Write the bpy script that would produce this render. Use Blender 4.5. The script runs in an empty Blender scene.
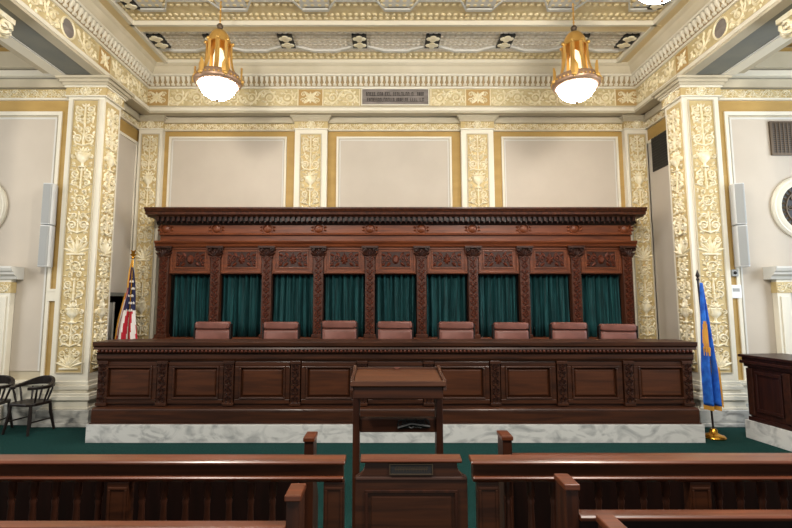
import bpy, math, random
from mathutils import Vector, Matrix
random.seed(7)
PI = math.pi
C = bpy.context.scene.collection
S = bpy.context.scene

# ------------------------------------------------------------------ materials
def lin(c):
    return tuple(((x/255)/12.92 if x/255 <= .04045 else ((x/255+.055)/1.055)**2.4) for x in c)

def mat(name, rgb, rough=.6, metal=0, rgb2=None, scale=(3,3,3), detail=4, bump=0, bscale=60, emis=0, coat=0, lo=.35, hi=.65, dist=0, spec=.5):
    m = bpy.data.materials.new(name); m.use_nodes = True
    nt = m.node_tree; b = nt.nodes['Principled BSDF']
    c = lin(rgb)
    b.inputs['Base Color'].default_value = (*c, 1)
    b.inputs['Roughness'].default_value = rough
    b.inputs['Metallic'].default_value = metal
    b.inputs['Coat Weight'].default_value = coat
    b.inputs['Coat Roughness'].default_value = .15
    b.inputs['Specular IOR Level'].default_value = spec
    tc = nt.nodes.new('ShaderNodeTexCoord')
    if rgb2:
        mp = nt.nodes.new('ShaderNodeMapping'); mp.inputs['Scale'].default_value = scale
        nz = nt.nodes.new('ShaderNodeTexNoise'); nz.inputs['Scale'].default_value = 1; nz.inputs['Detail'].default_value = detail
        nz.inputs['Distortion'].default_value = dist
        cr = nt.nodes.new('ShaderNodeValToRGB')
        cr.color_ramp.elements[0].position = lo; cr.color_ramp.elements[0].color = (*c, 1)
        cr.color_ramp.elements[1].position = hi; cr.color_ramp.elements[1].color = (*lin(rgb2), 1)
        nt.links.new(tc.outputs['Object'], mp.inputs[0]); nt.links.new(mp.outputs[0], nz.inputs[0])
        nt.links.new(nz.outputs[0], cr.inputs[0]); nt.links.new(cr.outputs[0], b.inputs['Base Color'])
    if bump:
        n2 = nt.nodes.new('ShaderNodeTexNoise'); n2.inputs['Scale'].default_value = bscale; n2.inputs['Detail'].default_value = 3
        bp = nt.nodes.new('ShaderNodeBump'); bp.inputs['Strength'].default_value = bump; bp.inputs['Distance'].default_value = .01
        nt.links.new(tc.outputs['Object'], n2.inputs[0]); nt.links.new(n2.outputs[0], bp.inputs['Height']); nt.links.new(bp.outputs[0], b.inputs['Normal'])
    if emis:
        b.inputs['Emission Color'].default_value = (*c, 1); b.inputs['Emission Strength'].default_value = emis
    return m

M = {}
M['wall'] = mat('cream_panel_plaster', (194,184,169), .85, rgb2=(188,178,163), scale=(1.5,1.5,1.5), bump=.05)
M['taupe'] = mat('taupe_plaster', (190,180,156), .75, rgb2=(178,168,144), scale=(2,2,2))
M['white'] = mat('ivory_trim_paint', (222,216,198), .6)
M['ochre'] = mat('ochre_paint', (178,146,82), .65, rgb2=(166,134,72), scale=(2,2,6))
M['ground'] = mat('gilded_ground', (198,178,128), .6, rgb2=(184,160,108), scale=(6,6,6))
M['ivory'] = mat('ivory_relief', (236,229,206), .5, rgb2=(224,211,172), scale=(14,14,14))
M['friezeground'] = mat('pale_gilded_ground', (204,188,146), .6, rgb2=(190,172,126), scale=(7,7,7))
M['covelit'] = mat('painted_lit_cove_plaster', (212,202,178), .75, rgb2=(202,192,166), scale=(2,2,2))  # taupe plaster lightened, missing light on the cove put into its colour
M['cofferlit'] = mat('painted_lit_coffer_ground', (220,202,158), .6, rgb2=(206,186,138), scale=(7,7,7))  # lighter copy of the frieze ground, colour stands in for upward light
M['eggs'] = mat('pale_gold_eggs', (240,226,188), .5, rgb2=(228,208,158), scale=(9,9,9))
M['beamgold'] = mat('pale_ochre_beam', (226,206,160), .65)
M['gold'] = mat('gold_relief', (226,213,174), .45, rgb2=(236,227,198), scale=(9,9,9), metal=.08)
M['deepgold'] = mat('deep_gold_ground', (178,146,90), .6)
M['browngap'] = mat('brown_gap_ground', (160,140,104), .8)  # darker brown ground in the gaps between the tongues
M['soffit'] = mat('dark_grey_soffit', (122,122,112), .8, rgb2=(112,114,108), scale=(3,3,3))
M['lattice'] = mat('pale_ceiling_lattice', (234,228,216), .7, rgb2=(220,210,192), scale=(26,26,26), detail=1, lo=.45, hi=.55)
M['silver'] = mat('pale_grey_trim', (206,204,196), .6)
M['black'] = mat('black_paint', (18,18,18), .5)
M['darkgrille'] = mat('dark_grille', (38,36,36), .6)
M['bronze'] = mat('bronze_grille', (92,78,62), .5, metal=.5)
M['wood'] = mat('dark_mahogany', (46,23,12), .42, rgb2=(70,37,19), scale=(1.6,26,26), detail=5, coat=.06, dist=.6, spec=.35)
M['woodv'] = mat('dark_mahogany_upright', (44,21,11), .42, rgb2=(66,33,17), scale=(26,26,1.6), detail=5, coat=.06, dist=.6, spec=.35)
M['woodred'] = mat('red_mahogany', (84,41,21), .42, rgb2=(116,60,31), scale=(1.8,24,24), detail=5, coat=.06, dist=.6, spec=.35)
M['woodredv'] = mat('red_mahogany_upright', (56,26,14), .42, rgb2=(80,41,22), scale=(24,24,1.8), detail=5, coat=.06, dist=.6, spec=.35)
M['fieldwood'] = mat('panel_field_mahogany', (60,31,16), .42, rgb2=(82,44,23), scale=(1.6,22,22), detail=5, coat=.06, dist=.6, spec=.35)
M['deskwood'] = mat('very_dark_mahogany', (36,16,13), .4, rgb2=(50,23,17), scale=(20,20,2), detail=5, coat=.06, spec=.35)
M['carve'] = mat('carved_dark_wood', (38,17,10), .45, rgb2=(58,28,16), scale=(20,20,20), spec=.35)
M['carvered'] = mat('carved_red_wood', (70,31,18), .42, rgb2=(98,46,27), scale=(16,16,16), spec=.35)
M['rail'] = mat('polished_rail_wood', (78,38,20), .3, rgb2=(108,55,30), scale=(1.4,30,30), detail=5, coat=.15, dist=.5)
M['pew'] = mat('pew_dark_wood', (22,9,6), .4, rgb2=(32,14,9), scale=(20,20,2), detail=5, coat=.15, dist=.5)
M['lectwood'] = mat('lectern_top_wood', (74,41,22), .3, rgb2=(96,56,31), scale=(1.8,26,26), detail=5, coat=.3, dist=.5)
M['marble'] = mat('white_marble', (212,212,208), .3, rgb2=(158,160,159), scale=(2.6,2.6,4.4), detail=9, dist=2.6, lo=.45, hi=.72, coat=.1)
M['greymarble'] = mat('grey_marble', (196,194,186), .35, rgb2=(110,110,108), scale=(2,2,6), detail=9, dist=2, lo=.45, hi=.7)
M['carpet'] = mat('green_carpet', (16,48,45), .95, rgb2=(21,58,55), scale=(40,40,40), bump=.3, bscale=220, spec=.1)
M['curtain'] = mat('green_velvet', (9,44,46), .75, rgb2=(22,74,76), scale=(30,30,2), spec=.3)
M['leather'] = mat('mauve_brown_leather', (120,74,63), .42, rgb2=(108,65,54), scale=(8,8,8), bump=.05, bscale=120)
M['armdark'] = mat('almost_black_wood', (20,13,11), .4, rgb2=(28,18,14), scale=(20,20,3), coat=.05, spec=.35)
M['brass'] = mat('polished_brass', (214,158,62), .25, metal=1)
M['amber'] = mat('lamp_gilt', (216,172,96), .3, metal=.7)
M['copper'] = mat('lamp_rim_metal', (160,130,106), .4, metal=.5)
M['bowl'] = mat('lit_lamp_glass', (255,248,240), .3, emis=82)
M['innerglow'] = mat('lit_inner_bulb', (255,232,190), .3, emis=1.6)
M['clear'] = mat('pale_outer_glass', (214,212,206), .15)
M['speaker'] = mat('grey_speaker', (150,152,150), .5)
M['speakerside'] = mat('pale_speaker_side', (204,206,206), .45)
M['plastic'] = mat('white_plastic', (224,226,226), .4)
M['red'] = mat('flag_red', (186,28,48), .8)
M['flagwhite'] = mat('flag_white', (232,226,220), .8)
M['navy'] = mat('flag_navy', (26,28,66), .8)
M['blue'] = mat('flag_azure', (20,74,172), .75, rgb2=(38,112,212), scale=(10,10,10))
M['tan'] = mat('emblem_buckskin', (196,138,62), .8)
M['fringe'] = mat('gold_fringe', (206,150,58), .7)
M['pole'] = mat('flag_pole_dark_wood', (30,20,16), .35)
M['slate'] = mat('slate_tablet', (112,104,98), .6, rgb2=(134,126,120), scale=(4,4,12))
M['ink'] = mat('dark_lettering', (44,36,34), .7)
M['doorgrey'] = mat('pale_door_paint', (198,194,182), .6)
M['daisfloor'] = M['carpet']

# ------------------------------------------------------------------ mesh builder
class MB:
    def __init__(s): s.v=[]; s.f=[]; s.mi=[]; s.ms=[]; s.cur=0
    def use(s, m):
        if m not in s.ms: s.ms.append(m)
        s.cur = s.ms.index(m); return s
    def add(s, vs, fs):
        o=len(s.v); s.v.extend([tuple(p) for p in vs]); s.f.extend([[o+i for i in f] for f in fs]); s.mi.extend([s.cur]*len(fs)); return s
    def box(s,x0,x1,y0,y1,z0,z1):
        return s.add([(x0,y0,z0),(x1,y0,z0),(x1,y1,z0),(x0,y1,z0),(x0,y0,z1),(x1,y0,z1),(x1,y1,z1),(x0,y1,z1)],
              [(0,3,2,1),(4,5,6,7),(0,1,5,4),(1,2,6,5),(2,3,7,6),(3,0,4,7)])
    def rings(s, rs, closed=True, cap=True):
        n=len(rs[0]); vs=[p for r in rs for p in r]; fs=[]
        for i in range(len(rs)-1):
            for j in range(n if closed else n-1):
                k=(j+1)%n; fs.append((i*n+j,i*n+k,(i+1)*n+k,(i+1)*n+j))
        if cap and closed:
            fs.append(tuple(range(n))[::-1]); fs.append(tuple((len(rs)-1)*n+j for j in range(n)))
        return s.add(vs,fs)
    def prism_x(s, prof, x0, x1):   # prof: list of (y,z)
        return s.rings([[(x0,y,z) for y,z in prof],[(x1,y,z) for y,z in prof]])
    def prism_y(s, prof, y0, y1):   # prof: (x,z)
        return s.rings([[(x,y0,z) for x,z in prof],[(x,y1,z) for x,z in prof]])
    def prism_z(s, prof, z0, z1):   # prof: (x,y)
        return s.rings([[(x,y,z0) for x,y in prof],[(x,y,z1) for x,y in prof]])
    def lathe(s, prof, c=(0,0,0), n=20):
        rs=[]
        for r,z in prof:
            rs.append([(c[0]+r*math.cos(2*PI*k/n), c[1]+r*math.sin(2*PI*k/n), c[2]+z) for k in range(n)])
        return s.rings(rs)
    def tube(s, pts, r, n=6):
        pts=[Vector(p) for p in pts]; rs=[]
        for i,p in enumerate(pts):
            t=(pts[min(i+1,len(pts)-1)]-pts[max(i-1,0)]).normalized()
            a=Vector((0,0,1)) if abs(t.z)<.9 else Vector((1,0,0))
            u=t.cross(a).normalized(); w=u.cross(t)
            rr=r[i] if isinstance(r,(list,tuple)) else r
            rs.append([p+rr*(math.cos(2*PI*k/n)*u+math.sin(2*PI*k/n)*w) for k in range(n)])
        return s.rings(rs)
    def ball(s, c, r, n=10, m=6):
        if not isinstance(r,(tuple,list)): r=(r,r,r)
        rs=[]
        for i in range(m+1):
            a=-PI/2+PI*max(.02,min(.98,i/m)); rs.append([(c[0]+r[0]*math.cos(a)*math.cos(2*PI*k/n), c[1]+r[1]*math.cos(a)*math.sin(2*PI*k/n), c[2]+r[2]*math.sin(a)) for k in range(n)])
        return s.rings(rs)
    def frame(s, x0,x1,z0,z1, w, y0, y1):     # rectangular picture-frame in an XZ plane
        s.box(x0,x1,y0,y1,z0,z0+w); s.box(x0,x1,y0,y1,z1-w,z1); s.box(x0,x0+w,y0,y1,z0+w,z1-w); s.box(x1-w,x1,y0,y1,z0+w,z1-w); return s
    def xform(s, mtx):
        s.v=[tuple(mtx@Vector(p)) for p in s.v]; return s
    def mesh(s, name, m=None, smooth=None):
        me=bpy.data.meshes.new(name); me.from_pydata(s.v,[],s.f)
        for mm in (s.ms or [m]): me.materials.append(M[mm])
        if s.ms: me.polygons.foreach_set('material_index', s.mi)
        if smooth:
            me.polygons.foreach_set('use_smooth',[True]*len(me.polygons)); me.update()
            try: me.set_sharp_from_angle(angle=math.radians(smooth))
            except Exception: pass
        me.update(); return me
    def build(s, name, m=None, parent=None, smooth=None, bevel=0, loc=None):
        o=bpy.data.objects.new(name, s.mesh(name,m,smooth)); C.objects.link(o)
        if parent: o.parent=parent
        if loc: o.location=loc
        if bevel:
            b=o.modifiers.new('edge','BEVEL'); b.width=bevel; b.segments=2; b.limit_method='ANGLE'; b.angle_limit=math.radians(40)
        return o

def empty(name, loc=(0,0,0), rz=0):
    o=bpy.data.objects.new(name,None); C.objects.link(o); o.location=loc; o.rotation_euler=(0,0,rz); o.empty_display_size=.1; return o
def tag(o, label, cat, group=None):
    o['label']=label; o['category']=cat
    if group: o['group']=group
    return o
def struct(o, label=None, cat=None):
    o['kind']='structure'
    if label: o['label']=label
    if cat: o['category']=cat
    return o
def copy_tree(o, parent=None):
    c=o.copy(); C.objects.link(c)
    if parent: c.parent=parent
    for ch in list(o.children): copy_tree(ch,c)
    return c
def inst(mesh, name, parent, loc, rz=0, sc=(1,1,1)):
    o=bpy.data.objects.new(name,mesh); C.objects.link(o); o.parent=parent; o.location=loc; o.rotation_euler=(0,0,rz); o.scale=sc; return o

# ------------------------------------------------------------------ relief ornament (local: u = X, v = Z, out = -Y)
class Relief(MB):
    def strip(s, pts, w0, w1, h):
        n=len(pts); rs=[]
        for i in range(n):
            a=pts[max(i-1,0)]; b=pts[min(i+1,n-1)]
            dx,dy=b[0]-a[0],b[1]-a[1]; l=math.hypot(dx,dy) or 1; nx,ny=-dy/l,dx/l
            t=i/(n-1); w=w0+(w1-w0)*t; hh=h*(.55+.45*(1-t))
            x,y=pts[i]
            rs.append([(x+nx*w,0,y+ny*w),(x+nx*w*.45,-hh,y+ny*w*.45),(x-nx*w*.45,-hh,y-ny*w*.45),(x-nx*w,0,y-ny*w)])
        return s.rings(rs,closed=False)
    def spiral(s, cx, cy, r, a0, turns, d, w, h):
        n=int(12*turns)+2; pts=[]
        for i in range(n):
            t=i/(n-1); a=a0+d*2*PI*turns*t; rr=r*(1-.82*t)
            pts.append((cx+rr*math.cos(a), cy+rr*math.sin(a)))
        s.strip(pts,w,w*.7,h); s.knob(cx,cy,r*.26,h*1.2); return pts[0]
    def knob(s, x, y, r, h, n=7):
        c=[(x+r*math.cos(2*PI*k/n),0,y+r*math.sin(2*PI*k/n)) for k in range(n)]
        d=[(x+.6*r*math.cos(2*PI*k/n),-h,y+.6*r*math.sin(2*PI*k/n)) for k in range(n)]
        return s.rings([c,d])
    def leaf(s, x, y, a, l, w, h):
        ca,sa=math.cos(a),math.sin(a)
        P=lambda t,o,z:(x+ca*t*l-sa*o*w, -z, y+sa*t*l+ca*o*w)
        vs=[P(0,0,0),P(.3,.5,0),P(.65,.42,0),P(1,0,h*.35),P(.65,-.42,0),P(.3,-.5,0),P(.3,0,h),P(.7,0,h*.85)]
        return s.add(vs,[(0,6,1),(1,6,7,2),(2,7,3),(3,7,4),(4,7,6,5),(5,6,0)])
    def flower(s, x, y, r, h, n=6):
        for k in range(n): s.leaf(x,y,2*PI*k/n+.3,r,r*.62,h*.7)
        return s.knob(x,y,r*.32,h)
    def sym(s, fn):                        # run an ornament and its mirror image
        o=len(s.v); fn()
        n=len(s.v)-o; nf=[(f,m) for f,m in zip(s.f,s.mi) if f[0]>=o]
        s.v.extend([(-a,b,c) for a,b,c in s.v[o:]])
        for f,m in nf: s.f.append([i+n for i in f][::-1]); s.mi.append(m)

def candelabra(w, h, th=.034):
    R=Relief(); k=w/2; fr=random.Random(11)
    kinds=['fan','scroll','urn','scroll2','medal','fan','scroll','medal','scroll2','urn','scroll','scroll2']
    n=len(kinds); mh=h/n
    for i,kd in enumerate(kinds):
        v=i*mh
        def fill():
            for q in range(9): R.leaf(k*fr.uniform(.12,.78),v+mh*(q+fr.random())/9,fr.uniform(-.6,2.0),k*.3,k*.2,th*.8)
        R.sym(fill)
        if kd=='fan':
            R.box(-k*.8,k*.8,-th*.8,0,v+.01,v+mh*.1)
            for a in (-70,-45,-22,0,22,45,70): R.leaf(0,v+mh*.1,PI/2+math.radians(a),mh*(.84-.1*abs(a)/45),k*.36,th)
            R.sym(lambda: R.spiral(k*.62,v+mh*.72,k*.3,PI,1.3,1,k*.07,th))
        elif kd=='scroll':
            R.strip([(0,v),(0,v+mh)],k*.09,k*.07,th)
            def f():
                R.strip([(0,v+.02*mh),(k*.3,v+.08*mh),(k*.72,v+.14*mh),(k*.86,v+.32*mh)],k*.09,k*.09,th)
                R.spiral(k*.5,v+.36*mh,k*.38,-.1,1.5,1,k*.085,th)
                R.leaf(k*.55,v+.08*mh,-.3,k*.42,k*.22,th); R.leaf(k*.75,v+.55*mh,1.0,k*.4,k*.24,th)
                R.spiral(k*.42,v+.8*mh,k*.27,-PI/2,1.3,-1,k*.07,th)
                R.leaf(k*.7,v+.86*mh,.5,k*.3,k*.2,th); R.leaf(k*.1,v+.55*mh,.8,k*.34,k*.18,th)
            R.sym(f); R.flower(0,v+mh*.5,k*.24,th)
        elif kd=='scroll2':
            R.strip([(0,v),(0,v+mh)],k*.08,k*.08,th)
            def f():
                R.spiral(k*.52,v+.28*mh,k*.3,PI*.75,1.4,-1,k*.08,th)
                R.spiral(k*.5,v+.72*mh,k*.36,PI*1.25,1.5,1,k*.08,th)
                R.leaf(k*.08,v+.08*mh,.5,k*.55,k*.24,th); R.leaf(k*.08,v+.45*mh,.35,k*.8,k*.24,th); R.leaf(k*.1,v+.85*mh,.9,k*.4,k*.22,th)
                R.leaf(k*.82,v+.45*mh,1.4,k*.34,k*.2,th)
            R.sym(f); R.knob(0,v+.3*mh,k*.14,th)
        elif kd=='urn':
            pr=[(.3,0),(.34,.05),(.14,.1),(.12,.22),(.3,.3),(.52,.42),(.6,.6),(.62,.64),(.56,.68)]
            rs=[]
            for r,z in pr: rs.append([(k*r*math.cos(PI*q/8),-th*1.5*math.sin(PI*q/8)*min(1,r/.4),v+z*mh) for q in range(9)])
            R.rings(rs,closed=False)
            for q in range(-3,4): R.strip([(k*.17*q,v+.64*mh),(k*.14*q,v+.4*mh)],k*.045,k*.03,th*1.7)
            for a in (-60,-30,0,30,60): R.leaf(0,v+.66*mh,PI/2+math.radians(a),mh*.34,k*.3,th)
            R.sym(lambda:(R.spiral(k*.78,v+.5*mh,k*.2,PI/2,1.3,-1,k*.06,th),R.leaf(k*.6,v+.2*mh,.4,k*.36,k*.2,th),R.leaf(k*.5,v+.06*mh,.2,k*.45,k*.16,th)))
        else:
            R.strip([(k*.44*math.cos(2*PI*q/16),v+mh*.5+k*.44*math.sin(2*PI*q/16)) for q in range(17)],k*.07,k*.07,th)
            R.flower(0,v+mh*.5,k*.34,th*1.2,8)
            def f():
                for a in (-50,-20,15,50): R.leaf(k*.46*math.cos(math.radians(a)),v+mh*.5+k*.46*math.sin(math.radians(a)),math.radians(a),k*.44,k*.26,th)
                R.spiral(k*.4,v+.12*mh,k*.22,PI/2,1.2,1,k*.06,th); R.spiral(k*.4,v+.9*mh,k*.2,-PI/2,1.2,-1,k*.06,th)
            R.sym(f)
    return R
def rinceau(R, x0, x1, z0, z1, th=.022):         # running vine of spirals from x0 to x1
    h=z1-z0; n=max(1,round((x1-x0)/(h*1.15))); p=(x1-x0)/n; zc=(z0+z1)/2
    for i in range(n):
        cx=x0+p*(i+.5); d=1 if i%2==0 else -1; r=h*.40
        R.spiral(cx,zc,r,PI if d>0 else PI,1.6,d,h*.055,th)
        R.strip([(cx-p*.5,zc-d*h*.35),(cx-p*.3,zc-d*h*.46),(cx,zc-d*h*.44),(cx+p*.3,zc-d*h*.1),(cx+p*.5,zc+d*h*.35)],h*.05,h*.05,th)
        R.flower(cx,zc,h*.15,th*1.2,5)
        for q in range(9):
            a=2*PI*q/9+.3; R.leaf(cx+p*.36*math.cos(a),zc+h*.38*math.sin(a),a+.5*d,h*.2,h*.13,th*.8)
        for q in range(4):
            a=2*PI*q/4+.5*d; R.leaf(cx+r*.75*math.cos(a),zc+r*.75*math.sin(a),a+.9*d,h*.26,h*.14,th)
        R.leaf(cx+p*.34,zc+d*h*.12,d*.9,h*.34,h*.16,th); R.leaf(cx-p*.36,zc-d*h*.1,-d*2.2,h*.3,h*.16,th)
def rosette_square(R, xc, zc, s, th=.025):
    for a in range(4): R.leaf(xc,zc,PI/4+a*PI/2,s*.62,s*.3,th); R.leaf(xc,zc,a*PI/2,s*.42,s*.22,th)
    R.knob(xc,zc,s*.14,th*1.3)
    for a in range(4): R.knob(xc+s*.38*math.cos(a*PI/2+PI/4)*1.0,zc+s*.38*math.sin(a*PI/2+PI/4),s*.07,th)

# ------------------------------------------------------------------ the room shell
NW = 4.78          # niche side walls (half width)
BW = 8.80          # back wall
AW = 7.25          # alcove walls facing the camera
PX = 4.455; PO = 5.01; PY0 = 7.13; PY1 = 7.58      # piers
b=MB().box(-8.6,8.6,.4,9.2,-.12,0); struct(b.build('floor','carpet'),'dark green carpeted courtroom floor','floor')
b=MB().box(-5,5,BW,9.0,0,6.5); wb=struct(b.build('wall_back','taupe'),'cream back wall above the wooden screen','wall')
for sx,nm in ((-1,'left'),(1,'right')):
    x0,x1=sorted((sx*NW,sx*(NW+.2)))
    if sx<0:
        b=MB(); b.box(x0,x1,PY1,BW,1.87,5.3); b.box(x0,x1,PY1,7.95,0,1.87); b.box(x0,x1,8.55,BW,0,1.87)
    else: b=MB().box(x0,x1,PY1,BW,0,5.3)
    struct(b.build('wall_'+nm,'taupe'),'short %s side wall between pier and back wall'%nm,'wall')
    x0,x1=sorted((sx*(PO-.02),sx*8.6)); b=MB().box(x0,x1,AW,AW+.2,0,6.6); wa=struct(b.build('wall_%s_alcove'%nm,'taupe'),'%s alcove wall with roundel and doorway'%nm,'wall')
    x0,x1=sorted((sx*8.4,sx*8.6)); b=MB().box(x0,x1,3.2,AW,0,6.6); struct(b.build('wall_%s_outer'%nm,'wall'))
    # alcove panelling : ochre border, ivory frame, cream field
    p=lambda a,c: sorted((sx*a,sx*c))
    b=MB(); b.use('ochre')
    xs=p(PO-.01,8.38); b.box(xs[0],xs[1],AW-.012,AW,4.72,4.9); xs=p(PO-.01,5.16); b.box(xs[0],xs[1],AW-.012,AW,.62,4.72)
    b.use('white')
    xs=p(5.16,8.38); b.box(xs[0],xs[1],AW-.035,AW,4.66,4.72); xs=p(5.16,5.21); b.box(xs[0],xs[1],AW-.035,AW,.62,4.66)
    b.use('silver'); xs=p(5.24,8.38); b.box(xs[0],xs[1],AW-.02,AW,4.60,4.63); xs=p(5.24,5.265); b.box(xs[0],xs[1],AW-.02,AW,.75,4.6)
    b.use('wall'); xs=p(5.265,8.38); b.box(xs[0],xs[1],AW-.014,AW,.75,4.6)
    b.build('wall_panel',None,wa)
    b=MB(); xs=p(PO+.02,8.38)
    b.use('white').box(xs[0],xs[1],AW-.10,AW,.3,.62).box(xs[0],xs[1],AW-.13,AW,.56,.6)
    b.use('greymarble').box(xs[0],xs[1],AW-.12,AW,0,.3); b.build('baseboard',None,wa)
    # horizontal mouldings high on the alcove wall
    b=MB()
    b.use('ground').box(xs[0],xs[1],AW-.05,AW,4.93,5.07)
    b.use('taupe').box(xs[0],xs[1],AW-.09,AW,5.09,5.22)
    b.use('white').box(xs[0],xs[1],AW-.16,AW,5.24,5.33).box(xs[0],xs[1],AW-.06,AW,4.9,4.93)
    b.use('taupe').box(xs[0],xs[1],AW-.22,AW,5.35,5.6)
    b.use('ochre').box(xs[0],xs[1],AW-.12,AW,5.6,5.72).box(xs[0],xs[1],AW-.2,AW,5.8,5.9)
    b.use('ground').box(xs[0],xs[1],AW-.15,AW,5.92,6.2)
    b.build('cornice_moulding',None,wa)
    R=Relief(); rinceau(R,.0,3.2,0,.12,.014); me=R.mesh('relief','ivory',50)
    inst(me,'relief_ornament',wa,(5.1 if sx>0 else -8.3,AW-.05,4.94))
    R=Relief(); rinceau(R,.0,3.2,0,.24,.02); me=R.mesh('relief','gold',50)
    inst(me,'relief_ornament',wa,(5.1 if sx>0 else -8.3,AW-.15,5.94))
# alcove ceilings
for i,sx in enumerate((-1,1)):
    x0,x1=sorted((sx*5.1,sx*8.6)); b=MB().box(x0,x1,3.2,AW,6.45,6.6); struct(b.build('ceiling_%s_alcove'%('left','right')[i],'taupe'))

# back wall panelling
b=MB()
b.use('ochre').box(-NW,NW,BW-.012,BW,3.0,4.97)
cols=[(-4.19,-1.98),(-1.04,1.12),(2.06,4.25)]
for x0,x1 in cols:
    b.use('white').frame(x0,x1,2.9,4.865,.035,BW-.04,BW)
    b.use('silver').frame(x0+.055,x1-.055,2.9,4.81,.02,BW-.025,BW)
    b.use('wall').box(x0+.035,x1-.035,BW-.018,BW,2.9,4.83)
b.build('wall_panel',None,wb)
b=MB()
b.use('ground').box(-NW,NW,BW-.05,BW,4.99,5.11)
b.use('white').box(-NW,NW,BW-.07,BW,4.97,4.99)
b.use('taupe').box(-NW,NW,BW-.1,BW,5.11,5.3)
b.build('cornice_moulding',None,wb)
R=Relief(); rinceau(R,-NW,NW,0,.11,.014); inst(R.mesh('relief','ivory',50),'relief_ornament',wb,(0,BW-.05,4.995))
# niche side-wall panelling
for sx,nm in ((-1,'left'),(1,'right')):
    w=bpy.data.objects['wall_'+nm]
    b=MB(); I=lambda t: sorted((sx*NW,sx*(NW-t)))
    def slab(t,y0,y1,z0,z1):
        a=I(t); b.box(a[0],a[1],y0,y1,z0,z1)
    z0=1.9 if sx<0 else .6
    b.use('ochre'); slab(.012,PY1,BW-.02,4.72,4.97); slab(.012,8.72,BW-.02,z0,4.72)
    b.use('white'); slab(.035,PY1,8.72,4.69,4.74); slab(.035,8.68,8.72,z0,4.69)
    b.use('wall'); slab(.016,PY1,8.68,z0,4.69)
    b.use('ground'); slab(.05,PY1,BW-.06,4.99,5.11)
    b.use('taupe'); slab(.1,PY1,BW-.1,5.11,5.3)
    b.use('white'); slab(.07,PY1,BW-.08,4.97,4.99)
    b.build('wall_panel',None,w)
    R=Relief(); rinceau(R,0,1.15,0,.11,.014); inst(R.mesh('relief','ivory',50),'relief_ornament',w,(sx*(NW-.05),PY1 if sx<0 else PY1+1.15,4.995),PI/2 if sx<0 else -PI/2)

# dark door opening in the left niche wall
dr=empty('door_3',(-NW,8.25,0)); struct(dr,'dark half-open doorway beside the flag','door')
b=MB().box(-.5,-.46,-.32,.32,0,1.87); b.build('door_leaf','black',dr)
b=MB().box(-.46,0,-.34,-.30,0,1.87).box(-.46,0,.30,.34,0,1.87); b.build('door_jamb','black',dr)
b=MB().box(-.08,-.01,.02,.075,0,1.76).build('door_edge','doorgrey',dr)
b=MB().box(-.03,.03,-.36,.36,1.87,1.93); b.build('door_head','soffit',dr)

# ------------------------------------------------------------------ piers and pilasters
cand=candelabra(.34,4.02).mesh('candelabra_relief','ivory',50)
capm=Relief(); rinceau(capm,-.24,-.07,0,.11,.018); rinceau(capm,.07,.24,0,.11,.018); capm.flower(0,.055,.065,.035,8); capm.strip([(.07*math.cos(2*PI*q/12),.055+.07*math.sin(2*PI*q/12)) for q in range(13)],.012,.012,.03)
capm=capm.mesh('cap_relief','ivory',50)
tn=1
for sx in (-1,1):
    X=lambda a,c: sorted((sx*a,sx*c))
    b=MB(); x=X(PX,PO); b.box(x[0],x[1],PY0,PY1,.62,4.91)
    pr=struct(b.build('trim_%d'%tn,'white'),'%s ornamented pier beside the judges bench'%('left' if sx<0 else 'right'),'pier'); tn+=1
    b=MB(); xm=sx*(PX+PO)/2
    b.box(xm-.195,xm+.195,PY0-.006,PY0,.74,4.86); xs=X(PX-.006,PX); b.box(xs[0],xs[1],7.17,7.53,.74,4.86); b.build('panel_ground','ground',pr)
    b=MB(); b.frame(xm-.2,xm+.2,.73,4.87,.016,PY0-.02,PY0); b.build('panel_moulding','taupe',pr)
    inst(cand,'relief_ornament',pr,(xm,PY0-.004,.78)); inst(cand,'relief_ornament',pr,(sx*(PX-.004),7.35,.78),-sx*PI/2,(.95,1,1))
    # frieze block, cornice and base steps wrap round the pier
    def wrap(b,t,z0,z1): xx=X(PX-t,PO+t); b.box(xx[0],xx[1],PY0-t,PY1+t,z0,z1)
    b=MB(); b.use('ground'); wrap(b,.03,4.93,5.055); b.use('white'); wrap(b,.04,4.91,4.93); wrap(b,.05,5.055,5.08); b.use('taupe'); wrap(b,.07,5.08,5.12); wrap(b,.10,5.12,5.165); wrap(b,.14,5.165,5.204); b.build('pier_capital',None,pr)
    inst(capm,'relief_ornament',pr,(xm,PY0-.03,4.938)); inst(capm,'relief_ornament',pr,(sx*(PX-.03),7.35,4.938),-sx*PI/2,(.9,1,1))
    b=MB(); b.use('white'); wrap(b,.02,.56,.62); wrap(b,.045,.50,.56); wrap(b,.02,.46,.50); wrap(b,.07,.42,.46); wrap(b,.085,.36,.42); wrap(b,.05,.26,.36); wrap(b,.07,.23,.26)
    b.use('greymarble'); wrap(b,.10,.05,.23); wrap(b,.13,0,.05); b.build('pier_base',None,pr,bevel=.008)
backp=[(-1.51,.60,1.05),(1.59,.60,1.05),(-4.50,.44,.86),(4.56,.44,.86)]
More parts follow.
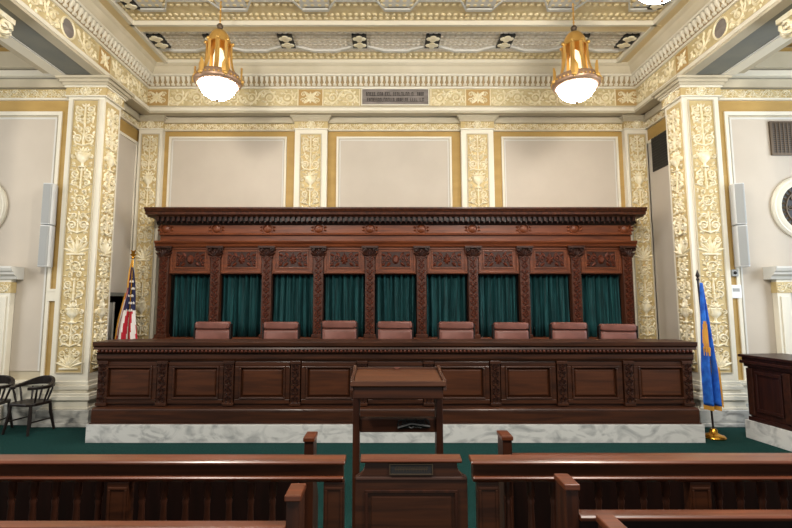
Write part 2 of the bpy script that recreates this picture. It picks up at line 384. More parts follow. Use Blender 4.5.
for xc,w,sc in backp:
    b=MB().box(xc-w/2,xc+w/2,BW-.12,BW,.5,4.97); o=struct(b.build('trim_%d'%tn,'white'),'gilded pilaster on the back wall','pilaster'); tn+=1
    pw=.34*sc/2+.015
    b=MB().box(xc-pw,xc+pw,BW-.126,BW-.12,.8,4.88); b.build('panel_ground','ground',o)
    b=MB().frame(xc-pw-.008,xc+pw+.008,.8,4.89,.016,BW-.135,BW-.12); b.build('panel_moulding','taupe',o)
    inst(cand,'relief_ornament',o,(xc,BW-.124,.83),0,(sc,1,1))
    b=MB(); h=w/2
    b.use('ground').box(xc-h-.01,xc+h+.01,BW-.14,BW,4.99,5.12); b.use('white').box(xc-h-.02,xc+h+.02,BW-.15,BW,4.97,4.99)
    b.use('taupe').box(xc-h-.03,xc+h+.03,BW-.17,BW,5.12,5.15).box(xc-h-.05,xc+h+.05,BW-.20,BW,5.15,5.18).box(xc-h-.08,xc+h+.08,BW-.23,BW,5.18,5.204); b.build('pilaster_capital',None,o)
    inst(capm,'relief_ornament',o,(xc,BW-.14,5.0))

# ------------------------------------------------------------------ entablature around three sides
EY0=4.5; EX=4.52; EB=8.55
def sweepU(b, prof):        # prof: closed loop of (inset, z); inset measured inward from the frieze face
    P=lambda o,z:[(-EX+o,EY0,z),(-EX+o,EB-o,z),(EX-o,EB-o,z),(EX-o,EY0,z)]
    rs=[[P(o,z)[k] for o,z in prof] for k in range(4)]
    return b.rings(rs)
b=MB()
b.use('taupe'); sweepU(b,[(-.07,5.205),(.09,5.205),(.09,5.245),(-.07,5.245)][::-1])
b.use('white'); sweepU(b,[(-.07,5.245),(.10,5.245),(.10,5.30),(.05,5.335),(-.07,5.335)][::-1])
b.use('taupe'); sweepU(b,[(-.4,5.335),(.035,5.335),(.02,5.37),(-.4,5.37)][::-1])
b.use('friezeground'); sweepU(b,[(-.4,5.37),(0,5.37),(0,5.70),(-.4,5.70)][::-1])
b.use('white'); sweepU(b,[(-.4,5.70),(.03,5.70),(.04,5.73),(-.4,5.73)][::-1])
b.use('browngap'); sweepU(b,[(-.4,5.73),(.05,5.73),(.085,5.90),(-.4,5.90)][::-1])
b.use('white'); sweepU(b,[(-.4,5.90),(.125,5.90),(.135,5.93),(-.4,5.93)][::-1])
b.use('covelit'); sweepU(b,[(-.4,5.93),(.14,5.93),(.16,5.955),(.185,6.0),(.20,6.04),(.23,6.06),(.25,6.085),(.25,6.4),(-.4,6.4)][::-1])
b.use('taupe')
for sx in (-1,1):
    a=sorted((sx*4.58,sx*4.8)); b.box(a[0],a[1],7.4,BW,5.24,5.30)
b.box(-4.7,4.7,EB+.1,BW,5.24,5.30)
ent=struct(b.build('trim_%d'%tn),'gilded entablature running under the ceiling','cornice'); tn+=1
# frieze scrolls
def frieze_back():
    R=Relief(); z0,z1=5.39,5.68
    sq=[-4.36,-1.51,1.59,4.36]
    for xc in sq:
        rosette_square(R,xc,(z0+z1)/2,.27)
        for e in (-.13,.13): R.spiral(xc+e,(z0+z1)/2+.06,.05,0,1.3,1,.012,.02); R.spiral(xc+e,(z0+z1)/2-.06,.05,PI,1.3,-1,.012,.02)
    segs=[(-4.12,-1.76),(-1.26,-.62),(.74,1.34),(1.84,4.12)]
    for a,c in segs: rinceau(R,a,c,z0,z1)
    for xc in sq:
        for e in (-.23,.23): R.box(xc+e-.009,xc+e+.009,-.014,0,z0-.01,z1+.01)
    for xc in (-.60,.72): R.box(xc-.009,xc+.009,-.014,0,z0-.01,z1+.01)
    return R
inst(frieze_back().mesh('frieze_relief','gold',50),'scroll_relief',ent,(0,EB,0))
b=MB()
for xc in (-4.36,-1.51,1.59,4.36): b.box(xc-.22,xc+.22,EB-.005,EB,5.385,5.685)
for sx in (-1,1):
    a=sorted((sx*EX,sx*(EX-.005))); b.box(a[0],a[1],7.02,7.32,5.385,5.685)
b.build('square_ground','deepgold',ent)
R=Relief(); z0,z1=5.39,5.68
rinceau(R,.05,1.18,z0,z1); rosette_square(R,1.38,5.535,.27); rinceau(R,1.58,2.07,z0,z1); rinceau(R,2.43,4.0,z0,z1)
R.strip([(2.25+.14*math.cos(2*PI*q/18),5.535+.14*math.sin(2*PI*q/18)) for q in range(19)],.015,.015,.02)
side=R.mesh('frieze_relief','gold',50)
inst(side,'scroll_relief',ent,(EX,EB,0),-PI/2)
# left run : mirrored copy of the same vine
R2=MB(); R2.v=[(-x,y,z) for x,y,z in R.v]; R2.f=[f[::-1] for f in R.f]; R2.mi=[0]*len(R.f)
inst(R2.mesh('frieze_relief','gold',50),'scroll_relief',ent,(-EX,EB,0),PI/2)
for sx in (-1,1):     # oval medallions on the side friezes
    R=Relief(); R.knob(0,0,.125,.012,18); inst(R.mesh('medallion','slate',50),'medallion',ent,(sx*EX,EB-2.25,5.535),-sx*PI/2)
# egg-and-dart row: rounded tongues
b=MB(); zs=[(5.733,.030,.06),(5.75,.040,.085),(5.772,.034,.088),(5.785,.016,.07),(5.80,.020,.085),(5.84,.032,.112),(5.895,.034,.12)]
def tongue(pt):
    rs=[]
    for z,hw,o in zs: rs.append([pt(-hw,o-.035,z),pt(-hw*.6,o,z),pt(hw*.6,o,z),pt(hw,o-.035,z)])
    b.rings(rs,closed=False)
n=93
for i in range(n):
    x=-4.42+8.84*i/(n-1); tongue(lambda u,o,z:(x+u,EB-o,z))
for sx in (-1,1):
    for i in range(40):
        y=EB-.1-.096*(i+.3); tongue(lambda u,o,z:(sx*(EX-o),y+sx*u,z))
b.build('egg_and_dart_row','white',ent)
# plaque with two lines of weathered, unreadable lettering
tb=empty('inscription_tablet',(.06,EB,5.54)); tag(tb,'long grey inscribed tablet in the middle of the gilded back frieze','plaque')
MB().box(-.61,.61,-.02,0,-.15,.15).build('slab','slate',tb)
MB().frame(-.63,.63,-.165,.165,.018,-.03,0).build('border','white',tb)
rr=random.Random(3); b=MB()
for row,(zc,xa,xb) in enumerate(((.055,-.54,.52),(-.055,-.55,.51))):
    x=xa; b.box(xa,xb,-.024,-.02,zc-.034,zc-.030)
    while x<xb:
        w=rr.uniform(.016,.034)
        if rr.random()<.16: x+=.03; continue
        h=.034; k=rr.randrange(4)
        b.box(x,x+.008,-.026,-.02,zc-h,zc+h)
        if k!=1: b.box(x+.008,x+w,-.026,-.02,zc+h-.01,zc+h)
        if k in (0,2): b.box(x+w-.008,x+w,-.026,-.02,zc-h,zc+h-.01)
        if k in (1,3): b.box(x+.008,x+w,-.026,-.02,zc-h,zc-h+.01)
        if k==3: b.box(x+.008,x+w*.8,-.026,-.02,zc-.004,zc+.006)
        x+=w+.011
b.build('lettering','ink',tb)

# ------------------------------------------------------------------ alcove beams (dark soffits) and corinthian columns
for i,sx in enumerate((-1,1)):
    X=lambda a,c: sorted((sx*a,sx*c))
    b=MB(); x=X(4.591,5.35); b.use('taupe').box(x[0],x[1],4.5,PY0-.15,5.255,5.42); x=X(4.93,5.35); b.box(x[0],x[1],4.5,AW-.2,5.42,6.5)
    x=X(4.985,5.02); b.use('silver').box(x[0],x[1],4.5,PY0-.145,5.205,5.255)
    x=X(5.02,5.2); b.use('white').box(x[0],x[1],4.5,PY0-.145,5.20,5.255); x=X(5.2,5.33); b.use('taupe').box(x[0],x[1],4.5,PY0-.145,5.225,5.255)
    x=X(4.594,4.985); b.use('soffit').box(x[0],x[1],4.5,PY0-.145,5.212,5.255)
    struct(b.build('trim_%d'%tn),'beam with dark soffit over the %s alcove opening'%('left','right')[i],'beam'); tn+=1
    cx=sx*5.03; cy=5.22
    b=MB().lathe([(.30,0),(.30,.3),(.34,.32),(.34,.4),(.29,.46),(.31,.5),(.25,.55),(.25,2.0),(.215,4.60),(.235,4.62),(.235,4.65)],(cx,cy,0),28)
    co=struct(b.build('trim_%d'%tn,'white',smooth=40),'corinthian column at the %s edge of the photo'%('left','right')[i],'column'); tn+=1
    b=MB().lathe([(.21,4.65),(.22,4.9),(.28,5.08),(.33,5.14)],(cx,cy,0),24)
    b.box(cx-.36,cx+.36,cy-.36,cy+.36,5.14,5.204)
    for q in range(4):
        a=PI/4+q*PI/2
        for tw in (-.16,.16):        # volutes
            ux,uy=math.cos(a+tw),math.sin(a+tw); pts=[]
            for t in range(16):
                an=PI*.5-t*.55; r=.085*(1-t/18); pts.append((cx+ux*(.40+r*math.cos(an)),cy+uy*(.40+r*math.cos(an)),5.04+r*math.sin(an)))
            b.tube([(cx+ux*.22,cy+uy*.22,4.82),(cx+ux*.28,cy+uy*.28,5.0)]+pts,.024,6)
    for row,(z,l,n,off) in enumerate(((4.62,.2,8,0),(4.76,.2,8,PI/8),(4.89,.16,8,0))):
        for q in range(n):
            a=2*PI*q/n+off; ux,uy=math.cos(a),math.sin(a); tx,ty=-uy,ux; rs=[]
            for t,(o,w) in enumerate(((.225,.05),(.25,.085),(.28,.075),(.34,.05),(.35,.02))):
                zz=z+l*(0,.35,.7,.98,.88)[t]
                rs.append([(cx+ux*o+tx*w,cy+uy*o+ty*w,zz),(cx+ux*(o+.025),cy+uy*(o+.025),zz),(cx+ux*o-tx*w,cy+uy*o-ty*w,zz)])
            b.rings(rs,closed=False)
    b.build('column_capital','ivory',co,smooth=50)

# ------------------------------------------------------------------ coffered ceiling
ZC=6.10; ZR=6.15; FX=4.12
b=MB(); b.use('lattice').box(-5,5,3.2,9.0,ZR,ZR+.15)
ce=struct(b.build('ceiling'),'coffered and gilded courtroom ceiling','ceiling')
b=MB()
def beam(y0,y1):
    b.use('beamgold').box(-FX-.1,FX+.1,y0,y1,ZC-.01,ZR)
    b.use('white').box(-FX,FX,y0-.05,y0,ZC-.03,ZR).box(-FX,FX,y1,y1+.04,ZC+.02,ZR)
beam(7.14,7.31); beam(3.9,4.1)
for sx in (-1,1):
    a=sorted((sx*FX,sx*(FX+.35))); b.use('beamgold').box(a[0],a[1],3.2,8.3,ZC-.005,ZR)
    a=sorted((sx*FX,sx*(FX-.06))); b.use('white').box(a[0],a[1],3.2,8.33,ZC-.03,ZR)
b.use('white').box(-FX,FX,8.29,8.34,ZC-.02,ZR); b.use('taupe').box(-FX-.3,FX+.3,8.34,8.5,ZC-.005,ZR)
b.build('coffer_beam',None,ce)
# egg rows inside the coffers
def eggs(b,x0,x1,y0,y1,p,d=.024):
    nx=max(1,round(abs(x1-x0)/p)); ny=max(1,round(abs(y1-y0)/p))
    for i in range(nx):
        for j in range(ny):
            x=x0+(x1-x0)*(i+.5)/nx; y=y0+(y1-y0)*(j+.5)/ny; r=p*.42; vs=[]
            for k in range(8): vs.append((x+r*math.cos(k*PI/4),y+r*math.sin(k*PI/4),ZR))
            for k in range(8): vs.append((x+r*.6*math.cos(k*PI/4),y+r*.6*math.sin(k*PI/4),ZR-d))
            b.add(vs,[(k,(k+1)%8,8+(k+1)%8,8+k) for k in range(8)]+[tuple(range(8,16))])
b=MB(); b.use('cofferlit')
b.box(-FX+.06,FX-.06,8.04,8.29,ZR-.006,ZR); b.box(-FX+.06,FX-.06,6.88,7.09,ZR-.006,ZR); b.box(-FX+.06,FX-.06,6.1,6.88,ZR-.004,ZR)
for sx in (-1,1):
    a=sorted((sx*(FX-.06),sx*(FX-.22))); b.box(a[0],a[1],4.2,6.88,ZR-.006,ZR)
b.build('coffer_ground',None,ce)
b=MB(); b.use('eggs'); eggs(b,-FX+.08,FX-.08,8.06,8.28,.105); eggs(b,-FX+.08,FX-.08,6.89,7.08,.095); eggs(b,-FX+.25,FX-.25,6.12,6.74,.105)
for sx in (-1,1): eggs(b,sx*(FX-.07),sx*(FX-.21),4.4,6.87,.09)
b.use('lattice'); eggs(b,-FX+.1,FX-.1,7.42,7.86,.088,.01)
b.build('egg_ornament',None,ce)
# wave mouldings and rosette squares
PT=1.225; XC=.055
def wave(b,ylo,yhi,flat,nudge,m):
    pts=[]
    for i in range(-4,4):
        sq=XC+PT*(i+.5)            # square position (wave high)
        lo=XC+PT*(i+1)
        pts+= [(sq-nudge,yhi),(sq+nudge,yhi),(lo-flat,ylo),(lo+flat,ylo)]
    pts=[(max(-FX+.06,min(FX-.06,x)),y) for x,y in pts]
    b.use(m)
    for (xa,ya),(xb,yb) in zip(pts,pts[1:]):
        if xb-xa<.002: continue
        b.rings([[(xa,ya-.028,ZR),(xa,ya-.028,ZR-.035),(xa,ya+.028,ZR-.035),(xa,ya+.028,ZR)],[(xb,yb-.028,ZR),(xb,yb-.028,ZR-.035),(xb,yb+.028,ZR-.035),(xb,yb+.028,ZR)]])
b=MB(); wave(b,7.99,7.86,.2,.16,'silver'); wave(b,6.80,6.56,.19,.3,'silver')
for i in range(-4,4):
    lo=XC+PT*(i+1)
    if abs(lo)<3.9: b.use('black').box(lo-.15,lo+.15,6.73,6.755,ZR-.012,ZR); b.use('silver').box(lo-.22,lo+.22,6.3,6.725,ZR-.02,ZR)
b.build('octagon_moulding',None,ce,smooth=30)
sq=MB()
for j in (-1,1):
    sq.use('black').box(-.12,.12,j*.1-.095,j*.1+.095,-.042,0)
    for (dx,dy) in ((.06,0),(-.06,0),(0,.045),(0,-.045),(0,0)):
        cc=(dx,j*.1+dy); sq.use('ivory').rings([[(cc[0]+r*1.1*math.cos(k*PI/5),cc[1]+r*math.sin(k*PI/5),z) for k in range(10)][::-1] for r,z in ((.05,-.04),(.045,-.052),(.03,-.058))])
me=sq.mesh('rosette_square')
for i in range(-4,4):
    x=XC+PT*(i+.5)
    if abs(x)>4.1: x=math.copysign(3.93,x)
    inst(me,'rosette_panel',ce,(x,7.66,ZR))
for sx in (-1,1): inst(me,'rosette_panel',ce,(sx*3.88,6.6,ZR),0,(.8,.8,1))
# near lattice stripes of the shallow coffer
b=MB()
for y in (7.50,7.60,7.70,7.80): b.box(-FX+.06,FX-.06,y,y+.02,ZR-.006,ZR)
b.build('lattice_bar','taupe',ce)

# ------------------------------------------------------------------ pendant lamps
def make_lamp(label, loc):
    t=empty('pendant_lamp',loc); tag(t,label,'lamp','gilt pendant lamps')
    b=MB(); z=1.18
    while z<1.54:
        b.tube([(.012*math.cos(a),0,z+.022+.022*math.sin(a)) if int(z*1000)//36%2 else (0,.012*math.cos(a),z+.022+.022*math.sin(a)) for a in [k*PI/3 for k in range(7)]],.007,5); z+=.036
    b.tube([(0,0,1.15),(0,0,1.53)],.009,6); b.build('chain','amber',t)
    MB().lathe([(.0,1.19),(.03,1.18),(.05,1.15),(.045,1.12),(.03,1.1),(.06,1.06),(.10,1.05)],(0,0,0),16).build('crown_cap','bronze',t,smooth=60)
    MB().lathe([(.09,1.06),(.12,1.03),(.155,.97),(.178,.90),(.185,.86),(.17,.85),(.165,.90),(.11,1.0)],(0,0,0),24).build('dome_shade','amber',t,smooth=60)
    MB().lathe([(.07,.36),(.085,.5),(.085,.66),(.06,.76),(.02,.80)],(0,0,0),16).build('inner_bulb','innerglow',t,smooth=60)
    for k in range(8):
        a=2*PI*k/8+.2; ca,sa=math.cos(a),math.sin(a)
        b=MB(); pr=[(.178,.87),(.178,.75),(.185,.6),(.205,.5),(.245,.4),(.31,.345)]
        rs=[]
        for r,z in pr:
            w=.034; rs.append([(ca*r-sa*w,sa*r+ca*w,z),(ca*(r+.025),sa*(r+.025),z),(ca*r+sa*w,sa*r-ca*w,z),(ca*(r-.012),sa*(r-.012),z)])
        b.rings(rs); b.ball((ca*.205,sa*.205,.87),.028,8,5); b.build('rib','amber',t,smooth=40)
    MB().lathe([(.30,.37),(.33,.36),(.345,.33),(.36,.30),(.365,.26),(.35,.23),(.325,.215),(.30,.21),(.285,.24),(.29,.3)],(0,0,0),36).build('rim','copper',t,smooth=50)
    b=MB()
    for k in range(36): b.ball((.366*math.cos(2*PI*k/36),.366*math.sin(2*PI*k/36),.285),.017,6,4)
    b.build('bead_ring','amber',t,smooth=80)
    for k in range(6):
        a=2*PI*k/6+.1; ca,sa=math.cos(a),math.sin(a); r0=.352
        b=MB(); rs=[]
        for z,w in ((.27,.03),(.34,.055),(.42,.05),(.46,.03),(.50,.012)):
            rs.append([(ca*r0-sa*w,sa*r0+ca*w,z),(ca*(r0+.02),sa*(r0+.02),z),(ca*r0+sa*w,sa*r0-ca*w,z),(ca*(r0-.012),sa*(r0-.012),z)])
        b.rings(rs); b.ball((ca*.365,sa*.365,.28),.035,8,5); b.build('finial_leaf','amber',t,smooth=40)
    MB().lathe([(.29,.225),(.285,.20),(.262,.145),(.215,.085),(.15,.04),(.08,.015),(.02,.005)],(0,0,0),32).build('glass_bowl','bowl',t,smooth=60)
    MB().lathe([(.02,.012),(.03,-.005),(.018,-.025),(.004,-.045)],(0,0,0),12).build('bottom_finial','bronze',t,smooth=60)
    t.scale=(.9,.9,.95); return t
LZ=4.60
make_lamp('gilt pendant lamp with lit bowl hanging left of the centre',(-2.49,6.5,LZ))
make_lamp('gilt pendant lamp with lit bowl hanging right of the centre',(2.57,6.5,LZ-.03))
make_lamp('nearer pendant lamp, only its bright bowl tip at the top edge on the right',(2.66,4.55,LZ+.19))

# ------------------------------------------------------------------ judges' bench
bn=empty('judges_bench',(0,6.24,0)); tag(bn,'long dark mahogany panelled judges bench on a white marble base','bench')
MB().box(-3.9,3.9,0,.5,0,.22).build('marble_base','marble',bn,bevel=.004)
b=MB(); b.box(-3.89,3.89,.035,.5,.22,.235).box(-3.88,3.88,.055,.5,.235,.385); b.prism_x([(.03+.02,.385),(.06,.405),(.10,.42),(.5,.42),(.5,.385)],-3.88,3.88); b.build('plinth','wood',bn,bevel=.006)
b=MB().box(-3.86,3.86,.17,.5,.42,1.0); b.build('front_body','wood',bn)
for k in range(-4,5):
    x=.866*k+.005
    b=MB(); b.frame(x-.36,x+.36,.45,.99,.06,.135,.17); b.frame(x-.30,x+.30,.51,.93,.024,.122,.17); f=b.build('panel','wood',bn,bevel=.008)
    b=MB(); rs=[[(x-.272,.168,.538),(x+.272,.168,.538),(x+.272,.168,.902),(x-.272,.168,.902)],[(x-.245,.145,.565),(x+.245,.145,.565),(x+.245,.145,.875),(x-.245,.145,.875)]]
    b.rings(rs[::-1]); b.build('raised_field','fieldwood',f,bevel=.004)
R=Relief()
for i,z in enumerate((.06,.17,.28,.39,.48)):
    def f(): R.spiral(.034,z,.03,0,1.3,1,.008,.018); R.leaf(.02,z-.05,.6,.05,.03,.018)
    R.sym(f); R.flower(0,z+.045,.028,.02,6)
R.v=[(x*.72,y,z) for x,y,z in R.v]
carv=R.mesh('bench_carving','carve',50)
for k in range(-5,5):
    x=.866*(k+.5)+.005
    b=MB(); w=.06
    if k in(-5,4): x=math.copysign(3.80,x); w=.06
    b.box(x-w,x+w,.12,.17,.43,1.0).box(x-w-.01,x+w+.01,.105,.17,.43,.47).box(x-w-.01,x+w+.01,.105,.17,.96,1.0)
    p=b.build('pilaster','wood',bn,bevel=.004); inst(carv,'carving',p,(x,.12,.455))
b=MB(); b.prism_x([(.5,1.0),(.12,1.0),(.11,1.02),(.10,1.03),(.10,1.09),(.06,1.11),(.5,1.11)],-3.88,3.88)
b.prism_x([(.5,1.15),(.05,1.15),(.06,1.18),(.035,1.2),(.03,1.25),(.5,1.25)],-3.9,3.9); b.box(-3.86,3.86,.08,.5,1.11,1.15); b.build('cornice','wood',bn,bevel=.004)
b=MB(); n=150
for i in range(n):
    x=-3.86+7.72*(i+.5)/n; b.ball((x,.07,1.131),(.021,.024,.021),6,4)
b.build('gadroon_moulding','carvered',bn,smooth=80)
b=MB().box(-3.76,3.76,.5,.80,1.20,1.235); b.build('desk_top','wood',bn)
for sx,nm in ((-1,'left'),(1,'right')):   # sloping end walls running back to the screen
    wg=empty('bench_wing',(sx*3.86,6.76,0)); tag(wg,'dark wooden wing wall with sloping cap running back from the %s end of the bench'%nm,'partition','bench wing walls')
    t=.05; A_=[(0,0,1.225),(sx*.20,1.42,1.14)]
    def run(b,t,za,zb):
        (xa,ya,z1),(xb,yb,z2)=A_
        b.rings([[(xa-t,ya,z1+za if za>-1 else 0),(xa+t,ya,z1+za if za>-1 else 0),(xa+t,ya,z1+zb),(xa-t,ya,z1+zb)],[(xb-t,yb,z2+za if za>-1 else 0),(xb+t,yb,z2+za if za>-1 else 0),(xb+t,yb,z2+zb),(xb-t,yb,z2+zb)]]); return b
    run(MB(),.05,-2,-.03).build('panel','wood',wg); run(MB(),.075,-.03,.01).build('cap','wood',wg,bevel=.006)
# raised dais behind the bench
b=MB().box(-3.72,3.72,6.75,8.28,0,.36); struct(b.build('floor_dais','carpet'),'raised dais floor behind the bench','floor')

# ------------------------------------------------------------------ wooden screen behind the judges
sc=empty('wooden_screen',(0,8.3,0)); tag(sc,'tall carved red-brown mahogany screen with nine curtained bays behind the bench','screen')
P9=.890; SX=.055
px_=[SX+P9*(k-4.5) for k in range(10)]
b=MB(); xl,xr=SX-4.105,SX+4.105
b.box(xl,xr,-.02,.4,0,1.14); b.box(xl-.03,xr+.03,-.05,.4,1.10,1.16); b.build('base_wall','woodred',sc,bevel=.006)
b=MB().box(xl+.02,xr-.02,.34,.4,1.16,2.72); b.build('back_board','black',sc)
b=MB(); b.box(xl,xr,.0,.4,2.70,2.93); b.prism_x([(.4,2.72),(-.05,2.72),(-.065,2.76),(-.09,2.79),(-.10,2.82),(-.06,2.82),(.4,2.82)],xl-.06,xr+.06); b.build('architrave','woodred',sc,bevel=.004)
b=MB().box(xl,xr,-.03,.4,2.93,3.12); b.prism_x([(.4,2.925),(-.05,2.925),(-.055,2.945),(-.035,2.96),(.4,2.96)],xl,xr); b.build('frieze','woodred',sc)
b=MB(); b.prism_x([(.4,3.10),(-.05,3.10),(-.07,3.13),(-.09,3.15),(-.09,3.23),(.4,3.23)],xl-.04,xr+.04); b.build('dentil_ground','armdark',sc)
b=MB(); n=92
for i in range(n):
    x=xl-.04+(xr-xl+.08)*(i+.5)/n; b.box(x-.022,x+.022,-.15,-.09,3.155,3.225)
    b.ball((x+.045,-.10,3.135),(.016,.02,.022),6,4)
b.build('dentil_band','carve',sc)
b=MB(); b.prism_x([(.4,3.23),(-.15,3.23),(-.16,3.245),(-.22,3.255),(-.23,3.30),(-.25,3.31),(-.265,3.335),(-.28,3.345),(-.28,3.37),(.4,3.37)],xl-.17,xr+.16); b.build('cornice','woodredv',sc)
# carving meshes
R=Relief(); z=.06; i=0
while z<1.32:
    def f(): R.spiral(.035,z,.03,PI/2*(i%2),1.3,1 if i%2 else -1,.009,.02); R.leaf(.015,z-.05,.7,.055,.03,.02)
    R.sym(f); R.flower(0,z+.045,.026,.024,6); z+=.105; i+=1
postcarv=R.mesh('post_carving','carvered',50)
R=Relief()
for a in (-60,-35,-12,12,35,60): R.leaf(0,0,PI/2+math.radians(a),.15,.06,.035)
R.sym(lambda:(R.spiral(.09,.12,.035,PI,1.4,-1,.012,.045))); R.box(-.125,.125,-.05,0,.15,.18)
capcarv=R.mesh('capital_carving','carve',50)
R=Relief(); R.knob(0,0,.075,.03,14); R.strip([(.088*math.cos(2*PI*q/18),.088*math.sin(2*PI*q/18)) for q in range(19)],.014,.014,.022); R.sym(lambda:(R.leaf(.09,-.03,.1,.05,.04,.02),R.leaf(.09,.03,-.1,.05,.04,.02)))
medal=R.mesh('frieze_medallion','woodred',50)
R=Relief()
def f():
    R.spiral(.13,.01,.055,PI,1.5,-1,.012,.025); R.spiral(.215,-.02,.04,PI/2,1.3,1,.01,.022)
    R.leaf(.07,.03,.7,.1,.045,.025); R.leaf(.08,-.04,-.5,.1,.045,.025); R.leaf(.17,.05,.2,.09,.04,.02); R.leaf(.18,-.06,-.2,.08,.04,.02)
R.sym(f); base=(list(R.v),list(R.f),list(R.mi))
R.knob(0,0,.06,.045,12); cA=R.mesh('panel_carving_boss','carvered',50)
R=Relief(); R.v,R.f,R.mi=[list(q) for q in base]; R.flower(0,0,.07,.04,8); R.leaf(0,-.06,PI/2,.15,.08,.045); cB=R.mesh('panel_carving_leaf','carvered',50)
for k,x in enumerate(px_):
    w=.082
    b=MB(); b.box(x-w,x+w,-.04,.10,1.16,2.55).box(x-w-.02,x+w+.02,-.06,.10,1.16,1.22).box(x-w-.015,x+w+.015,-.055,.10,2.53,2.56).box(x-w,x+w,-.03,.10,2.56,2.72)
    p=b.build('pilaster','woodredv',sc,bevel=.006); inst(postcarv,'carving',p,(x,-.04,1.2)); inst(capcarv,'capital',p,(x,-.045,2.54),0,(1.15,1,1.05))
    inst(medal,'medallion',sc,(x,-.03,3.035))
for k in range(9):
    x=SX+P9*(k-4); h=P9/2-.08
    b=MB(); b.box(x-h,x+h,0,.3,2.25,2.72); b.frame(x-h+.02,x+h-.02,2.26,2.71,.035,-.02,0); b.frame(x-.27,x+.27,2.34,2.66,.025,-.015,0)
    p=b.build('upper_panel','woodred',sc,bevel=.005)
    MB().box(x-.245,x+.245,-.004,0,2.365,2.635).build('carving_ground','carve',p)
    inst(cA if k in (0,4,8) else cB,'carving',p,(x,-.004,2.50),0,(1,1,1.35))
    for s in (-1,1):
        MB().box(x+s*(h+.012)-.016,x+s*(h+.012)+.016,-.015,.05,1.16,2.25).build('bay_jamb','woodredv',sc,bevel=.004)
nth=['first','second','third','fourth','fifth','sixth','seventh','eighth','ninth']
for k in range(9):
    x=SX+P9*(k-4); rr=random.Random(k*5+1); w=P9/2-.095; b=MB(); n=72; rows=[]
    ph=rr.uniform(0,6); f1=rr.uniform(17,21); f2=rr.uniform(31,41)
    for z in (1.165,1.4,1.8,2.1,2.245):
        sh=(2.25-z)
        rows.append([(x-w+2*w*i/n+.006*math.sin(z*4+i), 8.465+.034*math.sin(f1*(i/n)*2.2+ph+.25*sh)+.02*math.sin(f2*(i/n)*1.9+ph*2-.2*sh), z) for i in range(n+1)])
    b.rings(rows,closed=False)
    o=b.build('curtain','curtain',smooth=80); so=o.modifiers.new('thick','SOLIDIFY'); so.thickness=.012
    tag(o,'dark green pleated curtain in the %s bay from the left of the wooden screen'%nth[k],'curtain','curtains of the wooden screen')

# ------------------------------------------------------------------ judges' chairs
def cushion(b,x0,x1,y0,y1,z0,z1,r=.03):
    prof=[]
    for cx,cz,a0 in ((x1-r,z1-r,0),(x0+r,z1-r,90),(x0+r,z0+r,180),(x1-r,z0+r,270)):
        for q in range(4): a=math.radians(a0+30*q); prof.append((cx+r*math.cos(a),cz+r*math.sin(a)))
    cx,cz=(x0+x1)/2,(z0+z1)/2; sh=lambda p,k:[(cx+(x-cx)*k,cz+(z-cz)*k) for x,z in p]
    rs=[]
    for y,k in ((y0,.86),(y0+.012,.96),(y0+.03,1),(y1-.03,1),(y1-.012,.96),(y1,.86)): rs.append([(x,y,z) for x,z in sh(prof,k)])
    b.rings(rs)
def make_chair():
    t=empty('judge_chair',(0,0,.36))
    b=MB(); cushion(b,-.275,.275,.20,.32,.45,1.005,.03); b.build('backrest','leather',t,smooth=40)
    b=MB(); cushion(b,-.275,.275,.185,.33,1.01,1.12,.03); b.build('headrest','leather',t,smooth=40)
    b=MB(); cushion(b,-.27,.27,-.28,.24,.40,.52,.04); b.build('seat','leather',t,smooth=40)
    for s in (-1,1):
        b=MB(); b.box(s*.30-.025,s*.30+.025,-.22,.22,.64,.68).box(s*.30-.02,s*.30+.02,-.02,.03,.44,.64); b.build('armrest','leather',t,bevel=.012)
        b=MB(); b.box(s*.285-.012,s*.285+.012,.22,.31,.5,1.09); b.build('back_post','armdark',t,bevel=.004)
    MB().lathe([(.03,.08),(.03,.4),(.1,.405),(.1,.42)],(0,0,0),12).build('pedestal','black',t)
    b=MB()
    for k in range(5):
        a=2*PI*k/5; b.tube([(0,0,.09),(.26*math.cos(a),.26*math.sin(a),.055)],[.03,.018],6); b.ball((.26*math.cos(a),.26*math.sin(a),.03),.03,8,5)
    b.build('wheel_base','black',t)
    return t
ch=[(-2.807,1.485,0),(-1.745,1.482,.0),(-.83,1.50,.03),(.024,1.49,0),(.97,1.485,-.03),(1.83,1.475,0),(2.72,1.475,-.04),(3.46,1.45,-.12)]
c0=make_chair()
for i,(x,zt,rz) in enumerate(ch):
    o=c0 if i==0 else copy_tree(c0)
    o.location=(x,7.30,.36+(zt-1.48)*0); o.rotation_euler=(0,0,rz+PI*0); o.scale=(.97,1,(zt-.385)/1.12)
    tag(o,'brown leather judge chair, %s from the left behind the long bench'%(nth[i] if i<7 else 'eighth and last'),'chair','judges chairs behind the bench')

